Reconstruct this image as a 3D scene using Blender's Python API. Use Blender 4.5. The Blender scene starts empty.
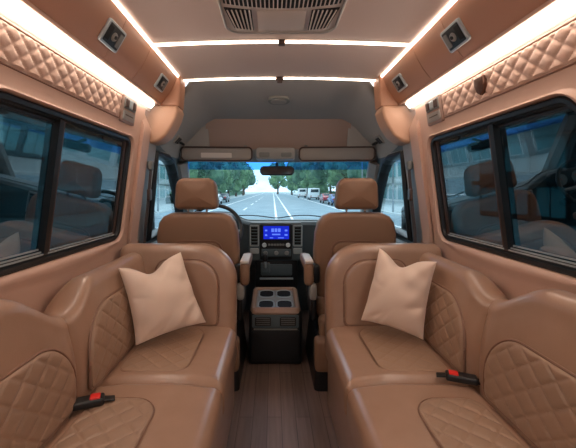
import bpy, bmesh, math, random
import numpy as np
from mathutils import Vector, Matrix
from math import pi, sin, cos, radians as R
random.seed(7)
C = bpy.context.scene.collection
SC = bpy.context.scene

# ------------------------------------------------------------------ materials
def lin(c):
    c = c / 255.0
    return c / 12.92 if c <= .04045 else ((c + .055) / 1.055) ** 2.4
def col(r, g, b): return (lin(r), lin(g), lin(b), 1)
MATS = {}
def mat(name, rgb, rough=.5, metal=0, bump=0, bscale=200, var=0, vscale=6, coat=0, spec=.5, sheen=0):
    m = bpy.data.materials.new(name); m.use_nodes = True
    nt = m.node_tree; b = nt.nodes['Principled BSDF']
    b.inputs['Base Color'].default_value = col(*rgb)
    b.inputs['Roughness'].default_value = rough
    b.inputs['Metallic'].default_value = metal
    b.inputs['Specular IOR Level'].default_value = spec
    b.inputs['Coat Weight'].default_value = coat
    b.inputs['Coat Roughness'].default_value = .2
    b.inputs['Sheen Weight'].default_value = sheen
    tc = nt.nodes.new('ShaderNodeTexCoord')
    if bump:
        n = nt.nodes.new('ShaderNodeTexNoise'); n.inputs['Scale'].default_value = bscale
        n.inputs['Detail'].default_value = 3
        nt.links.new(tc.outputs['Object'], n.inputs['Vector'])
        bp = nt.nodes.new('ShaderNodeBump'); bp.inputs['Strength'].default_value = bump
        bp.inputs['Distance'].default_value = .002
        nt.links.new(n.outputs['Fac'], bp.inputs['Height'])
        nt.links.new(bp.outputs['Normal'], b.inputs['Normal'])
    if var:
        n = nt.nodes.new('ShaderNodeTexNoise'); n.inputs['Scale'].default_value = vscale
        n.inputs['Detail'].default_value = 4
        nt.links.new(tc.outputs['Object'], n.inputs['Vector'])
        cr = nt.nodes.new('ShaderNodeValToRGB')
        c0 = [max(0, x - var) for x in rgb]; c1 = [min(255, x + var) for x in rgb]
        cr.color_ramp.elements[0].color = col(*c0); cr.color_ramp.elements[0].position = .3
        cr.color_ramp.elements[1].color = col(*c1); cr.color_ramp.elements[1].position = .7
        nt.links.new(n.outputs['Fac'], cr.inputs['Fac'])
        nt.links.new(cr.outputs['Color'], b.inputs['Base Color'])
    MATS[name] = m
    return m
def emit(name, rgb, s):
    m = bpy.data.materials.new(name); m.use_nodes = True
    nt = m.node_tree; nt.nodes.clear()
    e = nt.nodes.new('ShaderNodeEmission'); o = nt.nodes.new('ShaderNodeOutputMaterial')
    e.inputs['Color'].default_value = col(*rgb); e.inputs['Strength'].default_value = s
    nt.links.new(e.outputs[0], o.inputs['Surface']); MATS[name] = m; return m
def glass(name, tint, ior=1.5, rough=0.0):
    m = bpy.data.materials.new(name); m.use_nodes = True
    nt = m.node_tree; nt.nodes.clear()
    t = nt.nodes.new('ShaderNodeBsdfTransparent'); g = nt.nodes.new('ShaderNodeBsdfGlossy')
    lw = nt.nodes.new('ShaderNodeLayerWeight'); lw.inputs['Blend'].default_value = .5
    pw = nt.nodes.new('ShaderNodeMath'); pw.operation = 'POWER'; pw.inputs[1].default_value = 5
    f = nt.nodes.new('ShaderNodeMath'); f.operation = 'MULTIPLY_ADD'
    f0 = ((ior - 1) / (ior + 1)) ** 2
    f.inputs[1].default_value = 1 - f0; f.inputs[2].default_value = f0
    nt.links.new(lw.outputs['Facing'], pw.inputs[0]); nt.links.new(pw.outputs[0], f.inputs[0]); mx = nt.nodes.new('ShaderNodeMixShader')
    o = nt.nodes.new('ShaderNodeOutputMaterial')
    t.inputs['Color'].default_value = (*tint, 1); g.inputs['Roughness'].default_value = rough
    g.inputs['Color'].default_value = (.9, .9, .9, 1)
    nt.links.new(f.outputs[0], mx.inputs[0]); nt.links.new(t.outputs[0], mx.inputs[1])
    nt.links.new(g.outputs[0], mx.inputs[2]); nt.links.new(mx.outputs[0], o.inputs['Surface'])
    MATS[name] = m; return m

LEATHER = mat('tan_leather', (164, 131, 110), .30, bump=.22, bscale=350, var=4, vscale=9, coat=.5)
LEATHER2 = mat('cab_leather', (140, 108, 86), .45, bump=.2, bscale=350)
QUILT = mat('quilted_leather', (160, 131, 110), .42, bump=.25, bscale=350)
PIPING = mat('leather_piping', (138, 104, 86), .5)
PEACH = mat('peach_vinyl', (206, 172, 154), .5, bump=.15, bscale=300)
SOFFIT = mat('soffit_panel', (178, 132, 106), .42, bump=.1, bscale=300)
HEADLINER = mat('taupe_headliner', (204, 188, 182), .9, bump=.3, bscale=500)
CABLINER = mat('grey_headliner', (158, 158, 156), .9, bump=.3, bscale=500)
CABBROWN = mat('cab_shelf_cloth', (156, 136, 128), .9, bump=.3, bscale=500)
GREY = mat('grey_plastic', (120, 122, 120), .5)
LGREY = mat('light_grey_plastic', (150, 148, 144), .4)
BLACK = mat('black_plastic', (24, 25, 27), .4)
BLACKR = mat('black_rubber', (14, 14, 15), .7)
BROWNF = mat('brown_frame', (74, 56, 50), .4)
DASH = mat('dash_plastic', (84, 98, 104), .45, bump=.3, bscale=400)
DASHTOP = mat('dash_top', (130, 146, 152), .6, bump=.3, bscale=400)  # paler teal than the body: sky reflection put into the dash top's colour
SILVER = mat('silver_trim', (172, 182, 186), .35, metal=.25)
CHROME = mat('chrome', (210, 210, 210), .15, metal=1)
WHITEP = mat('off_white_plastic', (205, 196, 188), .45)
MAUVE = mat('switch_plate', (150, 124, 112), .4)
RED = mat('red_button', (225, 40, 35), .4)
BELT = mat('belt_webbing', (88, 70, 62), .8, bump=.4, bscale=600)
VISOR = mat('visor_cloth', (150, 144, 138), .9, bump=.3, bscale=500)
FABRIC = mat('cream_linen', (232, 208, 190), .85, bump=.5, bscale=500, sheen=.3)
LED = emit('led_warm', (255, 238, 222), 14.0)
LEDT = emit('led_warm_ceiling', (255, 226, 202), 8.0)
SCREEN = emit('screen_blue', (28, 44, 200), .7)
SCREENL = emit('screen_light', (90, 120, 240), .9)
TINT = glass('tinted_glass', (.16, .25, .27), 2.35)
CLEAR = glass('clear_glass', (.92, .97, .98), 1.45)
SIDEG = glass('door_glass', (.93, .99, 1.0), 1.45)
BLUEG = glass('blue_shade_glass', (.32, .62, 1.0), 1.45)
MIRROR = mat('mirror_glass', (20, 26, 30), .05, metal=1)

def wood_floor():
    m = bpy.data.materials.new('plank_floor'); m.use_nodes = True
    nt = m.node_tree; b = nt.nodes['Principled BSDF']; L = nt.links
    tc = nt.nodes.new('ShaderNodeTexCoord'); mp = nt.nodes.new('ShaderNodeMapping')
    mp.inputs['Rotation'].default_value = (0, 0, pi / 2)
    br = nt.nodes.new('ShaderNodeTexBrick')
    br.inputs['Color1'].default_value = col(128, 106, 96); br.inputs['Color2'].default_value = col(116, 96, 86)
    br.inputs['Mortar'].default_value = col(84, 68, 60)
    br.inputs['Scale'].default_value = 1; br.inputs['Brick Width'].default_value = .9
    br.inputs['Row Height'].default_value = .075; br.inputs['Mortar Size'].default_value = .002
    n = nt.nodes.new('ShaderNodeTexNoise'); mp2 = nt.nodes.new('ShaderNodeMapping')
    mp2.inputs['Scale'].default_value = (60, 3, 1); n.inputs['Scale'].default_value = 1; n.inputs['Detail'].default_value = 6
    mx = nt.nodes.new('ShaderNodeMix'); mx.data_type = 'RGBA'; mx.blend_type = 'MULTIPLY'; mx.inputs[0].default_value = .6
    cr = nt.nodes.new('ShaderNodeValToRGB'); cr.color_ramp.elements[0].color = (.5, .48, .46, 1)
    cr.color_ramp.elements[0].position = .3; cr.color_ramp.elements[1].position = .65
    L.new(tc.outputs['Object'], mp.inputs[0]); L.new(mp.outputs[0], br.inputs['Vector'])
    L.new(tc.outputs['Object'], mp2.inputs[0]); L.new(mp2.outputs[0], n.inputs['Vector'])
    L.new(n.outputs['Fac'], cr.inputs[0]); L.new(br.outputs['Color'], mx.inputs[6]); L.new(cr.outputs[0], mx.inputs[7])
    L.new(mx.outputs[2], b.inputs['Base Color']); b.inputs['Roughness'].default_value = .38
    return m
FLOORM = wood_floor()
BRK = mat('bracket_vinyl', (196, 156, 130), .55, bump=.15, bscale=300)

# ------------------------------------------------------------------ geometry helpers
def new(): return bmesh.new()
def merge(bm, t):
    m = bpy.data.meshes.new('tmp'); t.to_mesh(m); t.free(); bm.from_mesh(m); bpy.data.meshes.remove(m)
def box(bm, c, s, r=0, seg=3, rot=None):
    t = bmesh.new(); bmesh.ops.create_cube(t, size=1)
    bmesh.ops.scale(t, vec=s, verts=t.verts)
    if r: bmesh.ops.bevel(t, geom=list(t.edges), offset=min(r, min(s) * .49), segments=seg, affect='EDGES', profile=.5)
    M = Matrix.Translation(c)
    if rot is not None: M = M @ (rot if isinstance(rot, Matrix) else Matrix.Rotation(rot[0], 4, rot[1]))
    bmesh.ops.transform(t, matrix=M, verts=t.verts)
    merge(bm, t); return bm
def grid(bm, P, close=False, flip=False):
    P = np.asarray(P, float); a, b = P.shape[:2]
    V = [[bm.verts.new(P[i, j]) for j in range(b)] for i in range(a)]
    for i in range(a - 1):
        for j in range(b if close else b - 1):
            k = (j + 1) % b
            f = [V[i][j], V[i][k], V[i + 1][k], V[i + 1][j]]
            if flip: f.reverse()
            try: bm.faces.new(f)
            except ValueError: pass
    return V
def loft(bm, rings, cap0=True, cap1=True):
    V = grid(bm, rings, close=True)
    for ok, ring in ((cap0, V[0]), (cap1, V[-1])):
        if ok:
            c = bm.verts.new(sum((v.co for v in ring), Vector()) / len(ring))
            for j in range(len(ring)): bm.faces.new((ring[j], ring[(j + 1) % len(ring)], c))
    return V
def outline_rr(x0, x1, y0, y1, r, n=8):
    """rounded rectangle; r = radius or (bl, br, tr, tl)"""
    if not isinstance(r, (tuple, list)): r = (r,) * 4
    cs = [(x0 + r[0], y0 + r[0], r[0], pi), (x1 - r[1], y0 + r[1], r[1], 1.5 * pi),
          (x1 - r[2], y1 - r[2], r[2], 0), (x0 + r[3], y1 - r[3], r[3], .5 * pi)]
    pts = []
    for cx, cy, rr, a0 in cs:
        for k in range(n + 1):
            a = a0 + .5 * pi * k / n
            pts.append((cx + rr * cos(a), cy + rr * sin(a)))
    return dense(pts, .02)
def dense(pts, step):
    out = []
    for i, p in enumerate(pts):
        q = pts[(i + 1) % len(pts)]
        d = math.dist(p, q)
        if d < 1e-6: continue
        k = max(1, int(math.ceil(d / step)))
        for j in range(k): out.append((p[0] + (q[0] - p[0]) * j / k, p[1] + (q[1] - p[1]) * j / k))
    return np.array(out)
def inset(o, d):
    """offset of a closed CCW outline inwards"""
    nx = np.roll(o, -1, 0) - np.roll(o, 1, 0)
    ln = np.hypot(nx[:, 0], nx[:, 1])[:, None] + 1e-9
    nrm = np.stack([-nx[:, 1], nx[:, 0]], 1) / ln
    return o + nrm * d
def prism(bm, o, f, d0, d1, r=.01, seg=4, r0=None, crown=0):
    """solid from outline o between depths d0 and d1 with rounded rims; f(a, b, d) -> point"""
    sg = 1 if d1 > d0 else -1
    if r0 is None: r0 = r
    rings = []
    def ring(oo, d): rings.append([f(a, b, d) for a, b in oo])
    cen = o.mean(0)
    if r0:
        for k in range(seg + 1):
            a = .5 * pi * k / seg
            ring(inset(o, r0 * (1 - sin(a))), d0 + sg * r0 * (1 - cos(a)))
    else: ring(o, d0)
    if r:
        for k in range(seg + 1):
            a = .5 * pi * k / seg
            ring(inset(o, r * (1 - cos(a))), d1 - sg * r * (1 - sin(a)))
    else: ring(o, d1)
    if crown:
        oo = inset(o, r)
        for t in (.85, .65, .4, .15):
            ring(cen + (oo - cen) * t, d1 + sg * crown * (1 - t * t))
    loft(bm, rings)
def panel(bm, o, S, h=.012, cell=.08, groove=.006, rings=34, edge=.06, quilt=True, ca=1.0):
    """padded panel inside outline o; S(a, b, height) -> point; diamond stitching"""
    o = dense([tuple(p) for p in o], .008); rings = int(rings * 1.5)
    cen = o.mean(0); P = []
    for k in range(rings + 1):
        t = 1 - k / rings
        row = []
        for a, b in o:
            x = cen[0] + (a - cen[0]) * t; y = cen[1] + (b - cen[1]) * t
            e = min(1, (1 - t) / edge)
            hh = h * math.sqrt(max(0, 1 - (1 - e) ** 2)) if k else -.004
            if quilt and k:
                u = (x * ca + y) / cell; v = (x * ca - y) / cell
                du = abs(u - round(u)) * cell / 1.41; dv = abs(v - round(v)) * cell / 1.41
                g = max(math.exp(-(du / .0045) ** 2), math.exp(-(dv / .0045) ** 2))
                puff = (abs(sin(pi * u)) * abs(sin(pi * v))) ** .5
                hh += (-groove * .75 * g + groove * .45 * puff) * e
            row.append(S(x, y, hh))
        P.append(row)
    grid(bm, P, close=True)
def tube(bm, pts, r, n=10, close=False):
    pts = [Vector(p) for p in pts]; rings = []; up = Vector((0, 0, 1)); m = len(pts)
    for i, p in enumerate(pts):
        a = pts[(i - 1) % m] if (i or close) else p
        b = pts[(i + 1) % m] if (i < m - 1 or close) else p
        t = (b - a).normalized()
        u = t.cross(up)
        if u.length < .05: u = t.cross(Vector((0, 1, 0)))
        u.normalize(); w = u.cross(t).normalized()
        rr = r[i] if isinstance(r, (list, tuple)) else r
        rings.append([p + (u * cos(2 * pi * k / n) + w * sin(2 * pi * k / n)) * rr for k in range(n)])
    if close:
        rings.append(rings[0]); grid(bm, rings, close=True); bmesh.ops.remove_doubles(bm, verts=bm.verts, dist=1e-6)
    else: loft(bm, rings)
def cyl(bm, c, ax, r, h, n=24, r2=None):
    c = Vector(c); ax = Vector(ax).normalized()
    tube(bm, [c - ax * h / 2, c + ax * h / 2], [r, r if r2 is None else r2], n)
def sweepy(bm, sec, y0, y1, n=2, fy=None):
    """closed (x, z) section run along Y"""
    rings = []
    for k in range(n):
        y = y0 + (y1 - y0) * k / (n - 1)
        rings.append([(a, y, b) for a, b in (fy(y) if fy else sec)])
    loft(bm, rings)
def worldpos(p):
    v = Vector((0, 0, 0))
    while p is not None: v += p.location; p = p.parent
    return v
def obj(name, bm, m, parent=None, smooth=True, origin=None, angle=40):
    bmesh.ops.recalc_face_normals(bm, faces=bm.faces)
    me = bpy.data.meshes.new(name)
    off = Vector(origin) if (origin is not None and parent is None) else (worldpos(parent) if parent else Vector())
    if parent is None and origin is None and len(bm.verts):
        co = [v.co for v in bm.verts]
        off = Vector(((min(c.x for c in co) + max(c.x for c in co)) / 2, (min(c.y for c in co) + max(c.y for c in co)) / 2, min(c.z for c in co)))
    bmesh.ops.translate(bm, vec=-off, verts=bm.verts)
    if smooth:
        th = R(angle)
        for f in bm.faces: f.smooth = True
        for e in bm.edges:
            if len(e.link_faces) == 2 and e.calc_face_angle(0) > th: e.smooth = False
    bm.to_mesh(me); bm.free()
    if isinstance(m, (list, tuple)):
        for x in m: me.materials.append(x)
    else: me.materials.append(m)
    o = bpy.data.objects.new(name, me); C.objects.link(o)
    if parent is not None: o.parent = parent
    else: o.location = off
    return o
def tag(o, label=None, cat=None, group=None, kind=None):
    if label: o['label'] = label
    if cat: o['category'] = cat
    if group: o['group'] = group
    if kind: o['kind'] = kind
    return o
def thing(name, loc, label, cat, group=None):
    o = bpy.data.objects.new(name, None); C.objects.link(o); o.location = loc
    o.empty_display_size = .1
    return tag(o, label, cat, group)
def struct(name, bm, m, label=None, parent=None, **k):
    o = obj(name, bm, m, parent, **k); o['kind'] = 'structure'
    if label: o['label'] = label
    return o
def sname(s): return 'left' if s < 0 else 'right'

# ------------------------------------------------------------------ shell of the van
KN = [(0, .93), (.5, .935), (.92, .93), (1.2, .895), (1.5, .857), (1.72, .828), (2.1, .80)]
def wx(z): return float(np.interp(z, [k[0] for k in KN], [k[1] for k in KN]))
ZC = 1.95
def ceil_z(x): return ZC + .018 * (1 - (x / .67) ** 2)

bm = new(); box(bm, (0, .95, -.02), (1.9, 5.2, .04))
struct('floor', bm, FLOORM, 'dark brown wood-look plank floor in the aisle', origin=(0, .95, -.04))
# ceiling
bm = new()
xs = np.linspace(-.70, .70, 21)
top = [[(x, y, ceil_z(x)) for x in xs] for y in (-1.5, 2.44)]
bot = [[(x, y, ceil_z(x) + .04) for x in xs] for y in (-1.5, 2.44)]
for y in (0, 1): pass
sec = [(x, ceil_z(x)) for x in xs] + [(x, ceil_z(x) + .04) for x in xs[::-1]]
sweepy(bm, sec, -1.5, 2.44)
struct('ceiling', bm, HEADLINER, 'taupe cloth ceiling over the rear cabin')

WY0, WY1, WZ0, WZ1 = 1.025, 2.02, .915, 1.50     # main window opening
def ray_poly(poly, c, th):
    d = (cos(th), sin(th)); best = 1e9
    for i in range(len(poly)):
        p, q = poly[i], poly[(i + 1) % len(poly)]
        ex, ey = q[0] - p[0], q[1] - p[1]
        den = d[0] * ey - d[1] * ex
        if abs(den) < 1e-9: continue
        t = ((p[0] - c[0]) * ey - (p[1] - c[1]) * ex) / den
        u = ((p[0] - c[0]) * d[1] - (p[1] - c[1]) * d[0]) / den
        if t > 0 and -1e-6 <= u <= 1 + 1e-6: best = min(best, t)
    return best
def polar(poly, c, ths): return np.array([(c[0] + ray_poly(poly, c, t) * cos(t), c[1] + ray_poly(poly, c, t) * sin(t)) for t in ths])
win_o = outline_rr(WY0, WY1, WZ0, WZ1, (.09, .065, .06, .10))
WC = ((WY0 + WY1) / 2, (WZ0 + WZ1) / 2)
def wall(s):
    outer = [(.70, 0), (2.16, 0), (2.16, 1.60), (.70, 1.60)]
    ths = sorted(set([math.atan2(b - WC[1], a - WC[0]) for a, b in win_o] + [math.atan2(b - WC[1], a - WC[0]) for a, b in outer]))
    I = polar([tuple(p) for p in win_o], WC, ths); O = polar(outer, WC, ths)
    bm = new(); rings = []
    def ring(P, off): rings.append([(s * (wx(z) + off), y, z) for y, z in P])
    ring(I, .07)
    ring(I, .012); ring(I + (O - I) * .0 + 0, .0)
    for t, off in ((.02, -.012), (.05, -.016), (.09, -.012), (.13, -.003), (.17, 0), (.3, 0), (.5, 0), (.75, 0), (1, 0)):
        d = O - I; ln = np.hypot(d[:, 0], d[:, 1])[:, None]
        step = np.minimum(d / ln * (t * .5), d * t) if t < .2 else d * t
        step = d / ln * np.minimum(t * .5, ln * t) if t < .2 else d * np.maximum(t, np.minimum(.1 / ln, 1))
        ring(I + step, off)
    ring(O, .05)
    grid(bm, rings, close=True)
    # plain lengths behind and above
    sec = [(s * wx(z), z) for z in np.linspace(0, 1.60, 17)] + [(s * (wx(z) + .05), z) for z in np.linspace(1.60, 0, 17)]
    sweepy(bm, sec, -1.5, .70)
    sec = [(s * wx(z), z) for z in np.linspace(1.60, 1.78, 4)] + [(s * (wx(z) + .05), z) for z in np.linspace(1.78, 1.60, 4)]
    sweepy(bm, sec, -1.5, 2.16)
    return struct('wall_' + sname(s), bm, PEACH, 'peach vinyl side wall with a raised window surround')
def window(s, n):
    root = bpy.data.objects.new('window_%d' % n, None); C.objects.link(root)
    root.location = (s * .9, WC[0], WZ0); root['kind'] = 'structure'
    root['label'] = 'long tinted sliding side window beside the %s sofa' % sname(s)
    bm = new()
    base = outline_rr(WY0 + .002, WY1 - .002, WZ0 + .002, WZ1 - .002, (.088, .063, .058, .098))
    rings = []
    for d, off in ((0, .055), (0, .004), (.006, -.002), (.020, 0), (.024, .012), (.026, .012), (.030, .03), (.040, .03), (.040, .055)):
        rings.append([(s * (wx(z) + off), y, z) for y, z in inset(base, d)])
    rings.append(rings[0]); grid(bm, rings, close=True)
    fr = struct('window_frame', bm, BLACK, 'black rubber window frame', root)
    bm = new()   # sill track rails
    for off, dz in ((.008, .032), (.018, .040), (.03, .05)):
        for zz in (WZ0 + dz,):
            sweepy(bm, [(s * (wx(zz) + off), zz), (s * (wx(zz) + off + .004), zz), (s * (wx(zz) + off + .004), zz + .006), (s * (wx(zz) + off), zz + .006)], WY0 + .06, WY1 - .06)
    struct('window_track', bm, SILVER, 'thin grey slider rails', root)
    bm = new()
    zs = np.linspace(WZ0 + .03, WZ1 - .02, 2)
    YD = 1.375 if s < 0 else 1.475
    def bar(ya, yb, o0, o1, mm, nm, lab):
        bm = new(); loft(bm, [[(s * (wx(z) + o0), ya, z), (s * (wx(z) + o0), yb, z), (s * (wx(z) + o1), yb, z), (s * (wx(z) + o1), ya, z)] for z in zs])
        struct(nm, bm, mm, lab, root)
    bar(YD - .018, YD + .008, .008, .04, BLACK, 'window_divider', 'black upright bar between the two panes')
    bar(YD + .008, YD + .022, .012, .04, BROWNF, 'window_divider', 'brown edge of the sliding pane')
    bar(WY1 - .058, WY1 - .042, .014, .045, BROWNF, 'pane_edge', 'brown upright edge of the front pane')
    for a, b, off in ((WY0 + .01, YD, .035), (YD - .01, WY1 - .01, .022)):
        bm = new(); o = outline_rr(a, b, WZ0 + .01, WZ1 - .01, .055)
        prism(bm, o, lambda y, z, d: (s * (wx(z) + d), y, z), off, off + .004, 0)
        struct('pane', bm, TINT, None, root)
    return root
for s, n in ((-1, 1), (1, 2)):
    WY0 = .965 if s < 0 else 1.025
    win_o = outline_rr(WY0, WY1, WZ0, WZ1, (.09, .065, .06, .10))
    WC = ((WY0 + WY1) / 2, (WZ0 + WZ1) / 2)
    wall(s); window(s, n)

# B pillars, belt covers
for s, n in ((-1, 1), (1, 2)):
    bm = new()
    def sec_b(s=s):
        a = [(s * (wx(z) - .022), z) for z in np.linspace(0, 1.60, 20)]
        b = [(s * (wx(z) + .06), z) for z in np.linspace(1.60, 0, 20)]
        return a + b
    sweepy(bm, sec_b(), 2.12, 2.235)
    bmesh.ops.bevel(bm, geom=[e for e in bm.edges if abs(e.verts[0].co.y - e.verts[1].co.y) < 1e-6 and abs(e.verts[0].co.z - e.verts[1].co.z) > .02], offset=.014, segments=3, affect='EDGES')
    struct('trim_%d' % n, bm, PEACH, 'peach upright pillar trim at the front end of the %s wall' % sname(s))
    bm = new()
    a = [(s * (wx(z) - .012), z) for z in np.linspace(.0, 1.56, 20)]; b = [(s * (wx(z) + .05), z) for z in np.linspace(1.56, .0, 20)]
    sweepy(bm, a + b, 2.237, 2.40)
    struct('trim_%d' % (n + 2), bm, LGREY, 'grey plastic belt pillar beside the %s front seat' % sname(s))
# soffits
for s in (-1, 1):
    sd = sname(s)
    t = thing('ceiling_soffit', (s * .72, .4, 1.77), 'tan sloping overhead panel along the %s side of the ceiling' % sd, 'overhead panel')
    def prof(s=s):
        pts = []
        for k in range(13):
            u = k / 12; x = .775 + (.668 - .775) * u; z = 1.765 + (1.948 - 1.765) * u
            bl = .012 * sin(pi * u); pts.append((s * (x - bl * .8), z - bl * .5))
        pts += [(s * .70, 2.0), (s * .84, 2.0), (s * .84, 1.80), (s * .79, 1.785)]
        return pts
    bm = new(); sweepy(bm, prof(), -1.45, 1.50); obj('fascia', bm, SOFFIT, t)
    bm = new(); sweepy(bm, prof(), 1.504, 1.80); obj('fascia', bm, SOFFIT, t)
    bm = new(); sweepy(bm, prof(), 1.804, 2.30); obj('fascia', bm, SOFFIT, t)
    bm = new(); box(bm, (s * .783, .45, 1.762), (.012, 3.7, .02), .005); obj('lower_lip', bm, PEACH, t)
    # end bracket
    bm = new()
    o = dense([(.885, 1.50), (.885, 1.748), (.668, 1.748), (.658, 1.72), (.672, 1.67), (.70, 1.61), (.74, 1.55), (.79, 1.515), (.83, 1.505)], .02)
    prism(bm, o, lambda a, b, d, s=s: (s * a, d, b), 2.262, 2.43, .02)
    tag(obj('pillar_bracket', bm, BRK), 'peach rounded bracket closing the front end of the %s overhead panel' % sd, 'bracket')
    bm = new(); o = dense([(.885, 1.75), (.885, 1.99), (.652, 1.99), (.650, 1.93), (.655, 1.84), (.662, 1.75)], .02)
    prism(bm, o, lambda a, b, d, s=s: (s * a, d, b), 2.29, 2.43, .015); obj('end_fairing', bm, SOFFIT, t)
    # LED channel
    t = thing('led_strip', (s * .80, .4, 1.72), 'broad bright warm LED light strip along the top of the %s wall' % sd, 'light strip', 'long side light strips')
    q0, q1 = (.826, 1.702), (.782, 1.752)
    nx, nz = -.75, -.66
    def strip(a, b, off0, off1):
        return [(s * (a[0] + nx * off0), a[1] + nz * off0), (s * (b[0] + nx * off0), b[1] + nz * off0), (s * (b[0] + nx * off1), b[1] + nz * off1), (s * (a[0] + nx * off1), a[1] + nz * off1)]
    bm = new(); sweepy(bm, strip((.812, 1.716), (.790, 1.742), .0, .006), -1.4, 2.19); obj('diffuser', bm, LED, t, smooth=False)
    bm = new(); sweepy(bm, strip((.832, 1.70), (.786, 1.753), -.012, -.001), -1.42, 2.24); obj('channel', bm, WHITEP, t, smooth=False)
    # ceiling long strip
    t = thing('led_strip', (s * .675, .4, 1.94), 'thin warm LED strip running lengthwise along the %s edge of the ceiling' % sd, 'light strip')
    bm = new(); box(bm, (s * .667, .45, 1.9435), (.013, 3.80, .008), .003, rot=(s * R(25), 'Y')); obj('diffuser', bm, LEDT, t)
    bm = new(); box(bm, (s * .676, .45, 1.951), (.03, 3.84, .012), .003, rot=(s * R(25), 'Y')); obj('channel', bm, WHITEP, t)
    # quilted wall band
    t = thing('quilted_wall_band', (s * .83, .4, 1.57), 'peach diamond-quilted band on the %s wall below the bright light strip' % sd, 'quilted panel')
    Y0, Y1 = -1.4, 1.81
    o = outline_rr(-.35, Y1, 1.578, 1.693, .012)
    # fine rectangular grid
    bm = new(); P = []
    ys = np.arange(-.35, Y1, .006); zz = np.linspace(1.575, 1.695, 24)
    for y in ys:
        row = []
        for z in zz:
            u = (y * .85 + z) / .062; v = (y * .85 - z) / .062
            du = abs(u - round(u)) * .062 / 1.41; dv = abs(v - round(v)) * .062 / 1.41
            g = max(math.exp(-(du / .005) ** 2), math.exp(-(dv / .005) ** 2))
            h = .008 + .0035 * (abs(sin(pi * u)) * abs(sin(pi * v))) ** .5 - .004 * g
            e = min(1, min(z - 1.575, 1.695 - z) / .01)
            row.append((s * (wx(z) - h * e), y, z))
        P.append(row)
    grid(bm, P); obj('quilted_pad', bm, PEACH, t)
    bm = new()
    for z in (1.575, 1.695): tube(bm, [(s * (wx(z) - .002), -1.4, z), (s * (wx(z) - .002), Y1, z)], .004, 8)
    obj('piping', bm, PIPING, t)

# ceiling cross strips with a gap at the centre bracket
for yy, zz, br_, lab, half in ((1.80, 1.958, .018, 'by the air unit', .655), (2.385, 1.958, .026, 'at the front ceiling edge', .655)):
    for s in (-1, 1):
        t = thing('led_strip', (s * .33, yy, 1.95), 'warm LED cross strip %s, %s half' % (lab, sname(s)), 'light strip')
        P = []
        for x in np.linspace(s * br_, s * half, 14): P.append([(x, yy - .009, ceil_z(x) - .001), (x, yy + .009, ceil_z(x) - .001), (x, yy + .009, ceil_z(x) - .010), (x, yy - .009, ceil_z(x) - .010)])
        bm = new(); loft(bm, P); obj('diffuser', bm, LEDT, t, smooth=False)
        P = []
        for x in np.linspace(s * br_, s * half, 14): P.append([(x, yy - .02, ceil_z(x) + .004), (x, yy + .02, ceil_z(x) + .004), (x, yy + .02, ceil_z(x) - .003), (x, yy - .02, ceil_z(x) - .003)])
        bm = new(); loft(bm, P); obj('channel', bm, WHITEP, t, smooth=False)
    bm = new(); box(bm, (0, yy, ceil_z(0) - .011), (br_ * 1.9, .036, .024), .004)
    if yy > 2: box(bm, (0, yy - .012, ceil_z(0) - .028), (.034, .018, .03), .004)
    tag(obj('ceiling_bracket', bm, BROWNF), 'small brown bracket between light strips ' + lab, 'bracket')

# roof air unit
t = thing('air_conditioner', (0, 1.25, 1.88), 'pale square roof air unit with black louvred grilles', 'air conditioner')
AX = -.012
o = outline_rr(AX - .24, AX + .24, .80, 1.535, (.06, .06, .07, .07))
bm = new(); prism(bm, o, lambda a, b, d: (a, b, d), 1.965, 1.885, .022); obj('housing', bm, WHITEP, t)
bm = new()
o = outline_rr(AX - .235, AX + .235, .805, 1.53, (.06, .06, .07, .07)); oi = inset(o, .012)
grid(bm, [[(a, b, 1.884) for a, b in o], [(a, b, 1.880) for a, b in inset(o, .004)], [(a, b, 1.880) for a, b in inset(o, .009)], [(a, b, 1.884) for a, b in oi]], close=True)
obj('edge_trim', bm, LGREY, t)
for s in (-1, 1):
    bm = new()
    o = dense([(AX + s * .115, 1.33), (AX + s * .218, 1.31), (AX + s * .195, 1.475), (AX + s * .115, 1.495)][::-1 if s > 0 else 1], .02)
    prism(bm, o, lambda a, b, d: (a, b, d), 1.888, 1.8825, 0); g = obj('side_grille', bm, BLACKR, t)
    for k in range(6):
        u = (k + .5) / 6; bm = new()
        xa = AX + s * (.115 + .10 * u); xb = AX + s * (.115 + .078 * u)
        tube(bm, [(xa, 1.325, 1.880), (xb, 1.483, 1.880)], .0032, 6); obj('louvre', bm, WHITEP, g)
bm = new(); P = []
for k in range(25):
    u = -1 + k / 12; x = AX + u * .215; y = 1.315 - .035 * u * u
    P.append([(x, y, 1.8825), (x, y - .10, 1.8825), (x, y - .10, 1.889), (x, y, 1.889)])
loft(bm, P); g = obj('front_grille', bm, BLACKR, t)
for k in range(27):
    u = -1 + (k + .5) / 13.5; x = AX + u * .212; y = 1.315 - .035 * u * u
    bm = new(); box(bm, (x, y - .05, 1.8805), (.0045, .10, .004), .001, 1); obj('louvre', bm, WHITEP, g)
bm = new(); box(bm, (AX, 1.415, 1.8835), (.19, .16, .004), .0015, 2); obj('centre_plate', bm, WHITEP, t)

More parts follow.
